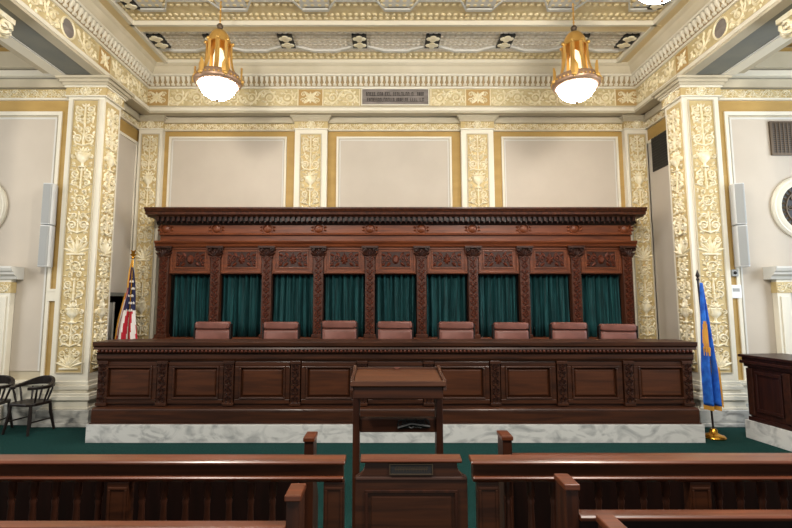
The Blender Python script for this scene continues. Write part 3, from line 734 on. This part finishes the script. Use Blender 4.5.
# ------------------------------------------------------------------ lectern
lc=empty('lectern',(-.034,3.75,0)); tag(lc,'open wooden lectern with sloping top standing before the bench','lectern')
b=MB().prism_x([(-.19,1.15),(.22,1.19),(.22,1.215),(-.19,1.175)],-.325,.325); b.build('reading_top','lectwood',lc,bevel=.004)
MB().box(-.345,.345,-.215,-.19,1.15,1.19).build('front_ledge','lectwood',lc,bevel=.006)
MB().box(-.33,.33,.22,.245,1.15,1.228).build('back_rail','wood',lc,bevel=.006)
MB().box(-.325,.325,-.195,.17,1.06,1.148).build('apron','wood',lc,bevel=.006)
for s_ in (-1,1):
    pr=[(-.21,1.12),(.235,1.16),(.235,1.243),(.21,1.25),(.15,1.24),(.08,1.215),(-.08,1.205),(-.19,1.195)]
    MB().prism_x(pr,s_*.337-.012,s_*.337+.012).build('side_cheek','wood',lc,bevel=.004)
    MB().box(s_*.312-.025,s_*.312+.025,-.06,.06,.05,1.06).build('leg','woodv',lc,bevel=.005)
    MB().box(s_*.312-.035,s_*.312+.035,-.24,.22,0,.06).build('foot','wood',lc,bevel=.008)
MB().box(-.288,.288,-.035,.035,.785,.885).build('stretcher_shelf','wood',lc,bevel=.005)
b=MB()
for k in range(6): b.tube([(.03+.035*k+.03*math.cos(q*PI/4),-.045,.85+.03*math.sin(q*PI/4)+.004*(k%2)) for q in range(9)],.008,5)
b.tube([(.0,-.046,.82),(.1,-.05,.85),(.24,-.046,.83)],.012,6)
b.build('cable_coil','black',lc)
b=MB().prism_y([(-.024,1.232),(.024,1.232),(.008,1.216),(-.008,1.216)],.205,.22); b.build('clip','leather',lc)

# ------------------------------------------------------------------ bar rail, gate
def rail(name,label,x0,x1,posts,balx,endpost):
    t=empty(name,((x0+x1)/2,2.7,0)); ox=(x0+x1)/2; tag(t,label,'railing','bar rails')
    X=lambda x:x-ox
    b=MB(); b.prism_x([(-.025,.885),(-.03,.895),(-.02,.906),(.07,.912),(.075,.885)],X(x0),X(x1)); b.build('top_rail','rail',t,bevel=.004)
    e0=x0+.01; e1=x1-.01
    b=MB(); b.prism_x([(.0,.82),(-.012,.885),(.06,.885),(.05,.82)],X(e0),X(e1)); b.build('cove_fascia','wood',t)
    b=MB(); b.prism_x([(-.018,.805),(-.023,.813),(-.015,.822),(.055,.822),(.055,.79),(0,.79)],X(e0),X(e1)); b.build('under_moulding','rail',t,bevel=.003)
    b=MB(); b.box(X(e0),X(e1),-.01,.06,.06,.14).box(X(e0),X(e1),-.025,.075,0,.06); b.build('bottom_rail','pew',t,bevel=.004)
    for x,w in posts:
        b=MB(); b.box(X(x)-w,X(x)+w,-.008,.055,.14,.79); b.frame(X(x)-w+.008,X(x)+w-.008,.2,.765,.012,-.013,-.008); b.build('post','wood',t,bevel=.004)
    pr=[(.026,.0),(.026,.05),(.016,.06),(.02,.08),(.03,.16),(.031,.24),(.024,.38),(.017,.52),(.022,.545),(.016,.56),(.026,.575),(.026,.65)]
    me=MB().lathe([(r*.85,z) for r,z in pr],(0,0,.14),10).mesh('baluster','woodv',50)
    for x in balx: inst(me,'baluster',t,(X(x),.025,0))
    return t
lb=[-1.565-.1175-.118*k for k in range(13)]+[-1.565+.118*k for k in range(1,9)]
rail('bar_rail','wooden balustrade bar rail on the left of the swing gate',-3.25,-.345,[(-1.565,.058),(-.405,.055)],lb,None)
rb=[.54+.122*k for k in range(8)]+[1.68+.118*k for k in range(12)]
rail('bar_rail','wooden balustrade bar rail on the right of the swing gate',.335,3.25,[(.425,.058),(1.565,.056)],rb,None)
gt=empty('swing_gate',(.012,2.735,0)); tag(gt,'low panelled wooden swing gate with small dark plaque between the bar rails','gate')
b=MB(); pts=[(-.305,.07),(.305,.07),(.305,.805)]
pts+=[(.305-.055*math.sin(a),.81+.07*(1-math.cos(a))) for a in [PI/2*k/6 for k in range(1,7)]]
pts+=[(.25,.887),(-.25,.887)]
pts+=[(-.305+.055*math.sin(a),.81+.07*(1-math.cos(a))) for a in [PI/2*k/6 for k in range(6,0,-1)]]
pts+=[(-.305,.805)]
b.prism_y(pts,-.02,.03); b.build('gate_body','wood',gt,bevel=.003)
b=MB(); b.prism_x([(-.032,.887),(-.036,.896),(-.028,.906),(.045,.912),(.05,.887)],-.275,.275); b.build('top_rail','rail',gt,bevel=.003)
MB().prism_x([(-.02,.795),(-.028,.80),(-.024,.808),(-.02,.812)],-.30,.30).build('lower_moulding','wood',gt)
MB().frame(-.25,.25,.12,.745,.016,-.03,-.02).build('panel_moulding','woodv',gt,bevel=.003)
MB().box(-.215,.215,-.026,-.02,.16,.71).build('raised_panel','wood',gt,bevel=.004)
pq=empty('name_plaque',(.012,2.714,.853)); tag(pq,'small dark framed plaque fixed to the top of the swing gate','plaque')
MB().box(-.112,.112,-.004,0,-.024,.024).build('plate','darkgrille',pq)
MB().frame(-.118,.118,-.029,.029,.005,-.008,0).build('border','bronze',pq)
rr=random.Random(5); b=MB().box(-.09,.09,-.005,-.004,-.002,.002); x=-.085
while x<.085:
    w=rr.uniform(.006,.012); b.box(x,x+.0025,-.0055,-.004,-.012,.012); b.box(x,x+w,-.0055,-.004,.009,.012); x+=w+.004
b.build('lettering','bronze',pq)

# ------------------------------------------------------------------ pews (facing the judges: backs to the camera)
def pew(label,x0,x1,yb,zt,group,ends,depth=.42,top=True):
    xm=(x0+x1)/2; t=empty('pew',(xm,yb,0)); tag(t,label,'pew',group); w=(x1-x0)/2
    b=MB(); b.prism_x([(0,.12),(.035,.12),(.005,zt-.02),(-.03,zt-.02)],-w+.03,w-.03); b.build('backrest','pew',t)
    b=MB(); b.prism_x([(-.05,zt-.025),(-.055,zt-.01),(-.045,zt),(.02,zt),(.025,zt-.025)],-w+.03,w-.03); b.build('top_rail','rail',t,bevel=.003)
    b=MB().box(-w+.03,w-.03,.03,depth-.02,.40,.44); b.build('seat','pew',t,bevel=.004)
    for s in ends:
        x=s*w
        b=MB(); pr=[(-.035,0),(depth,0),(depth,.45),(.16,.55),(.12,.6),(.105,.875),(-.035,.875)]
        b.prism_x(pr,x-.03,x+.03); e=b.build('end_panel','woodv',t,bevel=.004)
        b=MB(); b.box(x-.037,x+.037,-.045,.11,.872,.90); b.build('end_cap','rail',e,bevel=.006)
    return t
pew('pew in the left foreground, nearest the camera on that side, with square end post',-3.3,-.54,2.27,.768,'courtroom pews',(1,),.30)
pew('pew in the right foreground behind the bar rail, with square end post',.752,3.3,2.40,.763,'courtroom pews',(-1,),.20)
pew('nearest pew at the bottom right corner, only its end cap in view',.757,3.3,1.93,.66,'courtroom pews',(-1,),.30)
pew('front pew beyond the left bar rail, its end post rising above the rail',-3.3,-.613,3.19,.78,'courtroom pews',(1,),.22)
pew('front pew beyond the right bar rail, its end post rising above the rail',.655,3.3,3.22,.78,'courtroom pews',(-1,),.22)

# ------------------------------------------------------------------ side desk at right
dk=empty('clerk_desk',(4.60,6.50,0),0); dk.rotation_euler=(0,0,math.atan2(-.638,.079)+PI/2)
tag(dk,'dark panelled wooden desk on marble base at the right edge','desk')
# local: y runs from far (0) to near (-), x from the room-facing front (0) to the right
MB().box(0,.62,-1.0,0,0,.23).build('marble_base','marble',dk,bevel=.004)
b=MB(); b.box(.03,.59,-.97,-.03,.23,.28).box(.05,.57,-.95,-.05,.28,.92); b.build('body','deskwood',dk,bevel=.005)
b=MB(); b.box(.02,.60,-.98,-.02,.92,.96).box(-.01,.63,-1.0,.01,.96,1.0).box(.01,.61,-.99,-.01,1.0,1.04).box(-.02,.64,-1.0,.02,1.04,1.075); b.build('cornice','deskwood',dk,bevel=.006)
for y in (-.09,-.60,-.92):
    MB().box(.025,.05,y-.045,y+.045,.30,.9).build('pilaster','carve',dk,bevel=.005)
b=MB()
for y0,y1 in ((-.53,-.16),(-.86,-.66)):
    b.box(.03,.05,y0,y1,.36,.40).box(.03,.05,y0,y1,.83,.87).box(.03,.05,y0,y0+.035,.40,.83).box(.03,.05,y1-.035,y1,.40,.83)
b.build('panel_moulding','deskwood',dk,bevel=.005)

# ------------------------------------------------------------------ flags
def drape(b, n, m, path, halfw, amp, waves, yc):
    rows=[]
    for j in range(m+1):
        t=j/m; xc,z=path(t); w=halfw(t)
        rows.append([(xc+w*(2*i/n-1)+.008*math.sin(7*t), yc+amp*(.35+t)*math.sin(waves*2*PI*i/n+t*1.5)+.01*math.sin(7*t), z) for i in range(n+1)])
    return rows
def cloth(b, rows, matfn):
    n=len(rows[0])-1; m=len(rows)-1; o=len(b.v); b.v.extend([p for r in rows for p in r])
    for j in range(m):
        for i in range(n):
            b.use(matfn((i+.5)/n,(j+.5)/m)); q=o+j*(n+1)+i; b.f.append([q,q+1,q+n+2,q+n+1]); b.mi.append(b.cur)
us=empty('national_flag',(-4.33,7.95,0)); tag(us,'red, white and blue striped flag on a staff left of the bench','flag')
MB().lathe([(.16,0),(.16,.02),(.12,.05),(.04,.07),(.03,.14)],(0,0,0),24).build('base','brass',us,smooth=50)
MB().tube([(0,0,.1),(.01,0,2.46)],.014,10).build('pole','brass',us)
b=MB(); b.ball((.01,0,2.50),.03,10,6); b.prism_y([(-.045,2.55),(.01,2.51),(.065,2.55),(.03,2.57),(.05,2.63),(.01,2.61),(-.03,2.63),(-.01,2.57)],-.008,.008); b.build('finial','brass',us)
MB().tube([(.01,-.02,2.48),(-.02,-.03,2.3),(-.035,-.035,2.1),(-.03,-.04,2.0)],[.008,.012,.012,.016],6).build('cord','fringe',us)
path=lambda t:(.0-.05*t**1.3, 2.34-1.30*t); hw=lambda t:.02+.155*min(1,t*1.1)
rows=drape(None,28,44,path,hw,.035,2.0,.0)
b=MB()
def usm(u,v):
    if v<.54 and u>.34-.1*v: return 'navy'
    return 'red' if int(u*6.5+v*2.2)%2==0 else 'flagwhite'
cloth(b,rows,usm); fl=b.build('cloth',None,us,smooth=80); m=fl.modifiers.new('t','SOLIDIFY'); m.thickness=.006
b=MB()
for j in range(8,27,4):
    for i in (12,16,20,24):
        x,y,z=rows[j][i+(j//4)%2*2]; r=.024
        vs=[(x+(r if k%2==0 else r*.45)*math.sin(k*PI/5),y-.02,z+(r if k%2==0 else r*.45)*math.cos(k*PI/5)) for k in range(10)]
        b.rings([vs,[(p,q+.016,r2) for p,q,r2 in vs]])
b.build('stars','flagwhite',fl)
b=MB(); e=rows[-1]; b.rings([[(x,y-.004,z),(x,y+.004,z),(x,y+.004,z-.05),(x,y-.004,z-.05)] for x,y,z in e]); e=[r[0] for r in rows[14:]]; b.rings([[(x,y-.004,z),(x,y+.004,z),(x-.028,y+.004,z-.02),(x-.028,y-.004,z-.02)] for x,y,z in e]); b.build('fringe','fringe',fl)

ok=empty('state_flag',(4.16,6.47,0)); tag(ok,'bright blue flag with gold emblem on a brass-footed staff right of the bench','flag')
MB().lathe([(.135,0),(.14,.015),(.125,.035),(.08,.05),(.05,.065),(.045,.10),(.03,.12)],(0,0,0),28).build('base','brass',ok,smooth=50)
MB().tube([(0,0,.1),(-.075,0,2.06)],.013,10).build('pole','pole',ok)
b=MB(); b.lathe([(.016,0),(.022,.02),(.012,.04),(.026,.07),(.002,.15)],(-.075,0,2.05),10); b.build('finial','pole',ok)
path=lambda t:(-.06+.045*t, 2.02-1.60*t); hw=lambda t:.014+.066*min(1,t*1.4)**.9
rows=drape(None,24,44,path,hw,.045,1.6,-.04)
b=MB()
def okm(u,v):
    du=(u-.42)/.42; dv=(v-.60)/.11
    if du*du+dv*dv<1 and not (abs(du)<.18 and dv>.2): return 'tan' if (du*du+dv*dv)>.35 or int(v*60)%3==0 else 'flagwhite' if abs(du)<.2 else 'tan'
    return 'blue'
cloth(b,rows,lambda u,v:'blue'); fl=b.build('cloth',None,ok,smooth=80); m=fl.modifiers.new('t','SOLIDIFY'); m.thickness=.006
# emblem: a feathered round shield lying in the folds
b=MB()
def patch(j0,j1,i0,i1,m,off):
    q=[[(x,y-off,z) for x,y,z in rows[j][i0:i1+1]] for j in range(j0,j1+1)]
    jm,im=(j1-j0)/2,(i1-i0)/2; b.use(m); n=i1-i0
    for a_ in range(j1-j0):
        for c_ in range(n):
            if ((a_+.5-jm)/jm)**2+((c_+.5-im)/im)**2<1.05: b.add([q[a_][c_],q[a_][c_+1],q[a_+1][c_+1],q[a_+1][c_]],[(0,1,2,3)])
patch(14,25,3,11,'tan',.022); patch(16,22,5,9,'fringe',.026); patch(27,33,10,16,'fringe',.022)
for i in (4,6,8,10):
    x,y,z=rows[25][i]; b.use('fringe').tube([(x,y-.024,z+.06),(x,y-.026,z-.05)],[.012,.005],5)
b.build('shield_emblem',None,fl)
b=MB(); e=rows[-1]; b.rings([[(x,y-.004,z),(x,y+.004,z),(x,y+.004,z-.06),(x,y-.004,z-.06)] for x,y,z in e]); e=[r[-1] for r in rows[30:]]; b.rings([[(x,y-.004,z),(x,y+.004,z),(x+.028,y+.004,z-.02),(x+.028,y-.004,z-.02)] for x,y,z in e]); b.build('fringe','fringe',fl)

# ------------------------------------------------------------------ captain's armchairs at left
def make_arm():
    t=empty('armchair',(0,0,0))
    b=MB(); pr=[(.25*math.cos(a)*1.0,.24*math.sin(a)) for a in [2*PI*k/24 for k in range(24)]]
    pr=[(max(-.24,min(.24,x*1.15)),max(-.22,min(.22,y*1.15))) for x,y in pr]
    b.prism_z(pr,.39,.43); b.build('seat','armdark',t,bevel=.008)
    for sx,sy in ((-1,-1),(1,-1),(-1,1),(1,1)):
        MB().tube([(sx*.19,sy*.17,.40),(sx*.2,sy*.185,.25),(sx*.235,sy*.23,.0)],[.022,.026,.018],8).build('leg','armdark',t)
    # horseshoe arm, thicker crest at the back
    b=MB(); rs=[]
    for k in range(25):
        a=math.radians(-60+300*k/24); x=.285*math.cos(a); y=.02+.25*math.sin(a)
        back=max(0,math.sin(a)); z=.645+.02*back; h=.02+.085*back**1.5; w=.034-.014*back
        ux,uy=math.cos(a),math.sin(a)
        rs.append([(x-ux*w,y-uy*w,z-.02),(x+ux*w,y+uy*w,z-.02),(x+ux*w,y+uy*w,z+h),(x-ux*w,y-uy*w,z+h)])
    b.rings(rs); b.build('arm_rail','armdark',t,bevel=.006)
    for a in (-35,5,45,75,105,135,175,215):
        a=math.radians(a); MB().tube([(.215*math.cos(a),.01+.19*math.sin(a),.42),(.25*math.cos(a),.02+.22*math.sin(a),.53),(.28*math.cos(a),.02+.245*math.sin(a),.62)],[.013,.017,.012],7).build('spindle','armdark',t)
    for a0,a1 in ((0,1),(2,3)):
        sx=(-1,1)[a0//2]; MB().tube([(sx*.215,-.2,.17),(sx*.215,.2,.17)],.012,7).build('stretcher','armdark',t)
    t.scale=(.86,.86,.94); return t
a0=make_arm(); a0.location=(-5.0,6.775,0); a0.rotation_euler=(0,0,math.radians(-12)); tag(a0,'dark captain armchair standing in front of the base of the left pier','chair','dark armchairs on the left')
a1=copy_tree(a0); a1.location=(-5.58,6.78,0); a1.rotation_euler=(0,0,math.radians(6)); tag(a1,'dark captain armchair at the left edge of the photo, cut by the frame','chair','dark armchairs on the left')

# ------------------------------------------------------------------ alcove fittings
for i,sx in enumerate((-1,1)):
    side=('left','right')[i]
    # door surround
    d=empty('door_%d'%(i+1),(sx*6.5,AW-.02,0)); struct(d,'white door surround with cornice shelf in the %s alcove'%side,'door')
    b=MB()
    for s in (-1,1):
        x=s*.72; b.box(x-.10,x+.10,-.10,0,0,1.9).box(x-.06,x+.06,-.115,-.1,.3,1.85).box(x-.12,x+.12,-.13,0,0,.28)
    b.box(-.82,.82,-.10,0,2.05,2.10); b.build('door_frame','white',d,bevel=.005)
    b=MB().box(-.83,.83,-.11,0,1.9,2.06); b.build('door_frieze','ground',d)
    R=Relief(); rinceau(R,-.82,.82,0,.13,.014); inst(R.mesh('relief','ivory',50),'relief_ornament',d,(0,-.11,1.915))
    b=MB(); b.prism_x([(0,2.10),(-.13,2.10),(-.15,2.14),(-.20,2.17),(-.21,2.20),(-.24,2.22),(-.26,2.26),(-.26,2.285),(0,2.285)],-.93,.93); b.build('door_cornice','silver',d)
    MB().box(-.62,.62,-.03,0,0,1.9).build('door_leaf','doorgrey',d)
    # roundel
    g=empty('round_grille',((-6.40,6.27)[i],AW-.015,3.2)); tag(g,'round ornamental wall grille with moulded ring in the %s alcove'%side,'grille')
    def disc(b,pr,n=40):
        b.rings([[(r*math.cos(2*PI*k/n),-y,r*math.sin(2*PI*k/n)) for k in range(n)] for r,y in pr])
    b=MB(); n=40; pr=[(.50,0),(.50,.03),(.47,.05),(.44,.035),(.41,.05),(.37,.05),(.355,.01)]
    b.rings([[(r*math.cos(2*PI*k/n),-y,r*math.sin(2*PI*k/n)) for k in range(n)] for r,y in pr],cap=False); b.build('ring','white',g,smooth=40)
    b=MB(); disc(b,[(.36,0),(.36,.006),(.01,.006)]); b.build('dark_back','darkgrille',g)
    R=Relief()
    for k in range(28):
        a=2*PI*k/28; R.leaf(.27*math.cos(a),.27*math.sin(a),a,.085,.05,.02)
    for rad in (.27,.16): R.strip([(rad*math.cos(2*PI*q/32),rad*math.sin(2*PI*q/32)) for q in range(33)],.014,.014,.02)
    for k in range(8):
        a=2*PI*k/8; R.spiral(.215*math.cos(a),.215*math.sin(a),.045,a,1.3,1,.01,.02); R.leaf(0,0,a,.16,.06,.02)
    R.flower(0,0,.09,.03,8); o=inst(R.mesh('rosette','bronze',50),'rosette',g,(0,-.008,0))
    # column loudspeakers
    s=empty('column_speaker',(sx*5.165,AW-.17,2.28),sx*math.radians(-14)); tag(s,'tall grey two-section column loudspeaker mounted beside the %s pier'%side,'speaker','column loudspeakers')
    for z0,z1 in ((0,.615),(.63,1.25)):
        b=MB(); pr=[(-.075,.09),(-.075,-.04),(-.065,-.07),(.04,-.085),(.065,-.07),(.075,-.04),(.075,.09)]
        b.prism_z(pr,z0,z1); cb=b.build('cabinet','speakerside',s,bevel=.006)
        MB().prism_z([(-.062,-.066),(-.062,-.074),(.038,-.09),(.06,-.076),(.06,-.066)],z0+.015,z1-.015).build('front_grille','speaker',cb)
    MB().box(-.03,.03,.06,.13,.5,.8).build('bracket','black',s)
    # rail block below speaker
    b=MB(); xs=sorted((sx*5.02,sx*5.17)); b.box(xs[0],xs[1],AW-.05,AW-.012,1.78,1.92).box(xs[0]-.01,xs[1]+.01,AW-.06,AW-.012,1.92,1.96)
    if sx<0: struct(b.build('trim_%d'%tn,'white'),'small bracket moulding under the left loudspeaker','trim'); tn+=1
t=empty('thermostat',(5.13,AW-.014,1.92)); tag(t,'small white wall thermostat beside the right pier below the loudspeaker','thermostat')
MB().box(-.085,.085,-.03,0,-.10,.10).build('plate','plastic',t,bevel=.008); MB().box(-.05,.05,-.033,-.03,0,.05).build('display','speaker',t)
t=empty('security_sensor',(5.12,AW-.014,2.2)); tag(t,'small dark wall sensor just under the right loudspeaker','sensor')
MB().box(-.05,.05,-.05,0,-.05,.05).build('housing','speaker',t,bevel=.006); b=MB().ball((0,-.05,0),.025,10,6); b.build('lens','black',t)
t=empty('wall_grille',(6.12,AW-.015,4.29)); tag(t,'rectangular bronze louvred grille high on the right alcove wall','grille')
MB().frame(-.28,.28,-.27,.27,.025,-.03,0).build('frame','bronze',t)
MB().box(-.26,.26,-.008,0,-.25,.25).build('back_plate','darkgrille',t)
b=MB()
for k in range(15): b.box(-.255,.255,-.018,-.008,-.24+.033*k,-.225+.033*k)
for k in range(9): b.box(-.25+.06*k,-.235+.06*k,-.022,-.008,-.25,.25)
b.build('louvres','bronze',t)
t=empty('wall_vent',(NW-.018,8.22,4.43),-PI/2); tag(t,'black square ventilation grille on the right side wall above the bench','vent')
MB().box(-.32,.32,-.02,0,-.31,.31).build('frame','darkgrille',t,bevel=.006)
b=MB()
for k in range(12): b.box(-.28,.28,-.03,-.02,-.27+.048*k,-.25+.048*k)
b.build('louvres','black',t)

# ------------------------------------------------------------------ light
w=bpy.data.worlds.new('world'); S.world=w; w.use_nodes=True
w.node_tree.nodes['Background'].inputs[0].default_value=(1.0,.975,.95,1); w.node_tree.nodes['Background'].inputs[1].default_value=.5
def area(name,loc,rot,sx,sy,power,col):
    l=bpy.data.lights.new(name,'AREA'); l.shape='RECTANGLE'; l.size=sx; l.size_y=sy; l.energy=power; l.color=col
    o=bpy.data.objects.new(name,l); C.objects.link(o); o.location=loc; o.rotation_euler=rot; return o
# daylight from the tall windows of the right alcove wall, warm lamplight of the rear pendants
area('window_and_fill',(8.3,4.6,3.2),(0,math.radians(90),0),3.6,2.2,310,(.80,.89,1))
area('window_and_fill',(-8.3,4.6,3.2),(0,math.radians(-90),0),3.6,2.2,170,(.95,.97,1))  # unseen left source, added to brighten the right niche wall
for x in (-2.5,2.5):
    l=bpy.data.lights.new('rear_pendant','POINT'); l.energy=780; l.shadow_soft_size=.28; l.color=(1,.93,.83)
    o=bpy.data.objects.new('rear_pendant',l); C.objects.link(o); o.location=(x,1.2,4.9)

# ------------------------------------------------------------------ camera
cam=bpy.data.cameras.new('camera'); co=bpy.data.objects.new('camera',cam); C.objects.link(co)
cam.sensor_width=36; cam.lens=480/792*36; cam.shift_x=(396-385)/792; cam.shift_y=-(264-254)/792
co.location=(-.13,0,1.75); co.rotation_euler=(PI/2+math.radians(5.8288),0,0); cam.clip_start=.05
S.camera=co
S.view_settings.view_transform='Standard'; S.view_settings.look='None'; S.view_settings.gamma=1; S.view_settings.exposure=-.17
S.view_settings.use_curve_mapping=False
